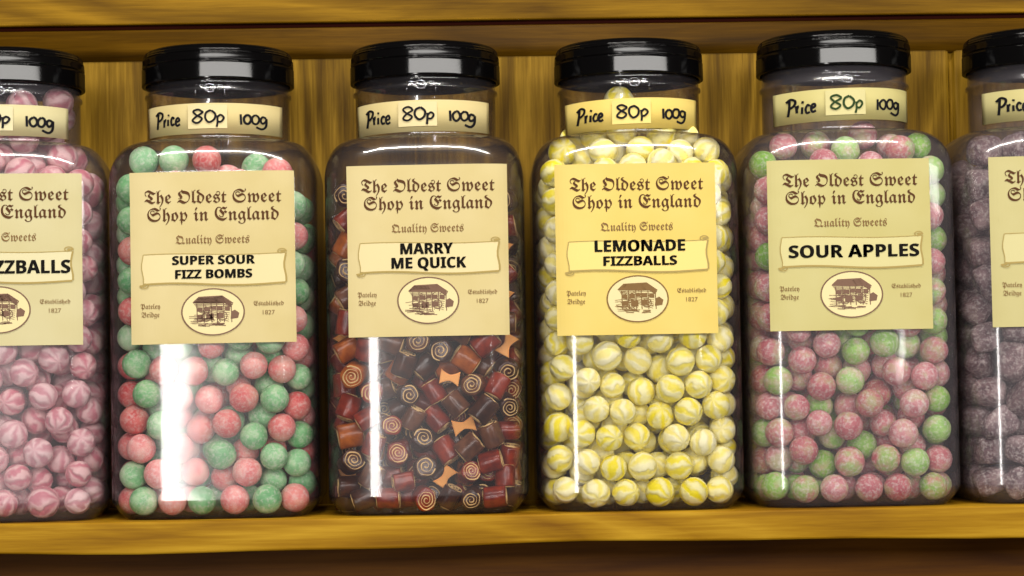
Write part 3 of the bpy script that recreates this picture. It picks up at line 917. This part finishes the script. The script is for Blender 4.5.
balls('bombs', r, fx, .2095, {G: vs(3, lambda k: ball_mesh('green_ball', r, k, 0, .03, M_GREEN)), K: vs(3, lambda k: ball_mesh('pink_ball', r, 7+k, 0, .03, M_PINK))},
      {G: 'mint green sugared ball', K: 'rose pink sugared ball'}, 'fizz_bomb', 'sweet', 'pink and green balls in the fizz bombs jar', 'in fizz bombs jar',
      lambda s, rg: s[1][2] if s else rg.choice((G, K)), 11)

# ---- lemonade fizzballs
j = JARS['lemonade']
it = [(98,480),(183,488),(290,490),(375,487),(467,484),(550,482),(75,390),(162,408),(245,420),(330,415),(420,420),(565,398),(490,405,1),(590,440,1),
 (70,305),(150,325),(230,340),(312,333),(415,340),(503,340),(570,317),(70,222),(182,257),(267,268),(372,275),(460,262),(540,245),(85,135),(160,180),(240,190),(317,207),(403,197),(485,188),(563,175),
 (145,78),(221,113),(312,119),(372,140,1),(437,120),(521,110),(60,55),(282,60),(374,68),(470,62),(560,55),(30,160,1)]
fx = digit(j, .0095, it, (530, 320), 2.88)
fx += digit(j, .0095, [(546.5,171),(545,202),(546.5,228),(543,248,1),(546.5,270),(546.5,295),(545,319),(560,157),(600,153),(640,151),(680,154),(712,158),(718,172),(720,196),(722,216),(724,236),(722,260),(724,282),(722,312)], (0, 0), 1)
balls('lemonade', .0092, fx, .247, {'y': vs(4, lambda k: ball_mesh('lemon_ball', .0095, 20+k, 6, .02, M_LEM))}, {'y': 'pale yellow striped ball'}, 'lemonade_fizzball', 'sweet',
      'yellow balls in the lemonade fizzballs jar', 'in lemonade fizzballs jar', lambda s, rg: 'y', 12, dens=.64)

# ---- sour apples
j = JARS['apples']
it = [(97,482,G),(186,492,MX),(276,493,K),(369,495,K),(462,493,K),(560,495,MX),(175,395,K),(242,425,G,1),(322,418,MX),(415,415,MX),(505,412,G),(585,415,K),(110,410,K,1),
 (108,335,K),(192,330,K,1),(255,345,G,1),(312,327,K),(405,318,K,1),(478,342,K),(577,328,G),(45,350,G,1),(355,370,G,1),(63,258,K),(160,258,K),(235,275,G,1),(376,258,K),(512,260,K),(583,243,G),(305,262,K,1),
 (107,195,G),(233,210,K),(325,190,G),(447,163,K),(536,180,K),(595,170,K,1),(62,115,K),(177,143,K),(258,135,K,1),(340,115,G),(420,92,G),(493,90,G,1),(568,100,K),(175,72,K,1),(280,75,G,1)]
fx = digit(j, .0094, it, (740, 315), 2.88)
fx += digit(j, .0094, [(937,168,G),(936,192,G,1),(935,216,K),(936,240,G,1),(939,265,K),(938,291,MX),(940,318,G),(755,165,G),(758,190,K),(758,217,K),(751,238,K,1),(760,258,G),(758,288,K),(765,313,K),
  (780,150,K),(816,145,MX),(847,151,G),(868,138,K),(892,145,K),(917,150,G)], (0, 0), 1)
balls('apples', .0094, fx, .216, {G: vs(3, lambda k: ball_mesh('green_apple_ball', .0094, 30+k, 0, .03, M_APG)), K: vs(3, lambda k: ball_mesh('pink_apple_ball', .0094, 34+k, 0, .03, M_APK)),
      MX: vs(2, lambda k: ball_mesh('mottled_apple_ball', .0094, 38+k, 0, .03, M_APM))},
      {G: 'apple green sugared ball', K: 'dusky pink sugared ball', MX: 'pinkish green mottled ball'}, 'sour_apple', 'sweet', 'balls in the sour apples jar', 'in sour apples jar',
      lambda s, rg: s[1][2] if s else rg.choice((G, K, K, MX)), 13, dens=.585)

# ---- pink striped fizzballs, jar at the left edge
j = JARS['pink']
it = [(40,490),(148,487),(238,487),(55,405),(142,407,1),(245,395),(10,350),(115,335),(193,345,1),(262,292),(190,440,1),(60,272),(195,262,1),(195,230),(275,210,1),
 (290,430,1),(45,187),(110,240,1),(133,160),(235,147),(75,95),(175,72),(258,68),(300,350,1),(20,45),(100,30,1)]
fx = digit(j, .0098, it, (0, 340), 2.88)
fx += digit(j, .0095, [(93,190),(93,214),(96,242),(96,266),(95,290),(97,314),(98,337)], (0, 0), 1)
balls('pink', .0098, fx, .253, {'s': vs(4, lambda k: ball_mesh('striped_ball', .0098, 50+k, 5, .02, M_STR))}, {'s': 'pink white striped ball'}, 'striped_fizzball', 'sweet',
      'striped balls in the jar at the left edge', 'in leftmost jar', lambda s, rg: 's', 14, dens=.66)

# ---- mauve sugared lumps, jar at the right edge
j = JARS['sugared']
it = [(100,110),(190,95),(120,200),(145,305),(215,240),(205,400),(120,400),(210,480),(110,475,1),(180,45),(70,300,1),(90,40),(70,480)]
fx = digit(j, .0115, it, (940, 320), 2.88)
fx += digit(j, .0115, [(968,180),(972,215),(966,250),(978,285),(966,318),(985,160),(1005,150)], (0, 0), 1)
balls('sugared', .0115, fx, .212, {'l': vs(5, lambda k: lump_mesh('mauve_lump', .0140, 60+k, M_MAUVE))}, {'l': 'dusky mauve sugared lump'}, 'sugared_lump', 'sweet',
      'sugared lumps in the jar at the right edge', 'in rightmost jar', lambda s, rg: 'l', 15)

# ---- Marry Me Quick rolls
j = JARS['marry']; spec = SPECS[2]; r = .0083
it = [(100,127,'e','orange'),(148,170,'e','red'),(260,200,'e','dark'),(343,80,'e','dark'),(300,42,'e','brown'),(452,168,'e','brown'),(552,218,'e','dark'),(555,105,'e','dark'),(300,310,'e','dark'),
 (76,382,'e','dark'),(220,362,'e','red'),(215,275,'e','red'),(297,400,'e','dark'),(443,398,'e','red'),(303,482,'e','red'),(430,480,'e','dark'),
 (332,170,'s','red',-60),(395,218,'s','brown',-50),(330,255,'s','red',-50),(360,350,'s','red',-55),(437,322,'s','brown',40),(492,310,'s','brown',-70),(502,390,'s','red',15),(508,458,'s','red',5),
 (400,95,'s','orange',-35),(285,110,'s','dark',45),(465,50,'s','red',40),(575,300,'s','red',0),(572,362,'s','red',80),(60,235,'s','red',70),(70,310,'s','orange',10),(130,255,'s','red',30),(80,60,'s','orange',30),
 (190,60,'s','brown',-20),(240,440,'s','red',10),(150,440,'s','brown',60),(390,452,'s','dark',60),(80,455,'s','dark',0),(160,330,'s','red',70),(520,150,'s','red',60),(470,235,'s','dark',50),(130,60,'s','red',80),
 (412,275,'b','x',15),(360,432,'b','x',55),(380,132,'b','x',-10),(582,48,'b','x',60),(255,265,'s','brown',60),(545,430,'s','red',90),(250,100,'s','dark',70),(185,480,'s','red',0),(120,490,'s','dark',20),(580,440,'s','dark',70)]
fx = digit(j, r, it, (320, 330), 2.88)
fx += digit(j, r, [(337,196,'e','dark'),(338,222,'s','red',40),(336,246,'s','orange',60),(337,270,'e','dark'),(340,296,'s','brown',30),(336,320,'s','red',80),
  (516,203,'e','dark'),(517,228,'s','red',10),(517,255,'b','x',75),(517,275,'s','red',40),(517,297,'b','x',70),(516,322,'s','brown',0)], (0, 0), 1)
P, rad, src = pack(j, r, fx, .196, 21, dens=.60)
v, v2 = visible(j, spec, P, rad)
keep = [i for i in range(len(P)) if v[i] > 0 or v2[i] > .15]
rg = random.Random(77)
RM = {k: [roll_mesh(f'{k}_roll', .0076, .0078, s+i, TOF[k]) for i in range(3)] for s, k in ((1, 'dark'), (5, 'red'), (9, 'brown'), (13, 'orange'))}
BM_ = [bow_mesh('bow_tie', 1, .92), bow_mesh('bow_tie', 2, .82)]
RW = {'dark': 'dark brown', 'red': 'red brown', 'brown': 'milky brown', 'orange': 'orange brown'}
kind = {}
labs = describe(spec, j, P, v, kind, 'marry me quick jar')
for i in keep:
    f = src[i]
    ty, colr, ang = (f[1][2], f[1][3], f[1][4] if len(f[1]) > 4 else 0) if f else (rg.choice('esssb' if rg.random() < .4 else 'ess'), rg.choice(('dark', 'red', 'red', 'brown', 'orange')), rg.uniform(0, 180))
    if ty == 'e': rot = Euler((PI/2+rg.uniform(-.3, .3), rg.uniform(0, 6), 0), 'ZYX'); rot = (Matrix.Rotation(rg.uniform(-.3, .3), 3, 'Z') @ Matrix.Rotation(PI/2+rg.uniform(-.3, .3), 3, 'X') @ Matrix.Rotation(rg.uniform(0, 6), 3, 'Z')).to_euler()
    elif ty == 's': rot = (Matrix.Rotation(-math.radians(ang), 3, 'Y') @ Matrix.Rotation(rg.uniform(-.25, .25), 3, 'Z') @ Matrix.Rotation(PI/2, 3, 'Y') @ Matrix.Rotation(rg.uniform(0, 6), 3, 'Z')).to_euler()
    else: rot = (Matrix.Rotation(-math.radians(ang), 3, 'Y') @ Matrix.Rotation(PI/2+rg.uniform(-.2, .2), 3, 'X')).to_euler()
    if ty == 'b': o = place_copy(BM_[rg.randrange(2)], 'bow_tie_sweet', P[i], rot, rad[i]/r); w_ = 'amber bow tie piece'
    else:
        me, ms = RM[colr][rg.randrange(3)]
        o = place_copy(me, 'rolled_sweet', P[i], rot, rad[i]/r*rg.uniform(.95, 1.06), [('swirl', ms)])
        w_ = RW[colr]+(' roll end-on' if ty == 'e' else ' roll side-on')
    tag(o, f'{w_}, {labs[i]}' if labs[i] else f'{w_}, mostly hidden behind others, marry me quick jar', 'sweet', 'rolls and cut pieces in the marry me quick jar')
print('SWEETS marry', len(P), len(keep))

# ------------------------------------------------------------------ light: the shop's windows and lamps, all behind the viewer
def area(name, loc, target, sx, sy, power, col=(1, 1, 1)):
    d = bpy.data.lights.new(name, 'AREA'); d.shape = 'RECTANGLE'; d.size = sx; d.size_y = sy; d.energy = power; d.color = col
    o = bpy.data.objects.new(name, d); COL.objects.link(o); o.location = loc
    o.rotation_euler = (Vector(target)-Vector(loc)).to_track_quat('-Z', 'Y').to_euler()
    return o
# radiance L = power / (pi * area)
area('window_light_wide', (1.24, -2.2, .70), (1.24, 0, .70), 4.5, .50, 10.5*PI*4.5*.50, (1, .97, .92))
area('door_light_tall', (-.535, -2.0, -.16), (-.535, 0, -.16), .17, .86, 22*PI*.17*.86, (1, .97, .93))
area('lamp_narrow', (.70, -2.0, .11), (0, 0, .11), .012, .07, 50*PI*.012*.07, (1, .97, .9))
area('ceiling_tube', (0, -.75, 1.55), (0, 0, .1), 1.3, .10, 62*PI*1.3*.10, (1, .96, .88))

w = bpy.data.worlds.new('shop_ambient'); S.world = w; w.use_nodes = True
w.node_tree.nodes['Background'].inputs[0].default_value = (1, .9, .75, 1)
w.node_tree.nodes['Background'].inputs[1].default_value = .035

S.view_settings.view_transform = 'Standard'
S.view_settings.look = 'None'
S.view_settings.exposure = 0
S.view_settings.gamma = 1
S.view_settings.use_curve_mapping = False
S.cycles.transparent_max_bounces = 40
S.cycles.max_bounces = 8
S.cycles.caustics_reflective = False
S.cycles.caustics_refractive = False
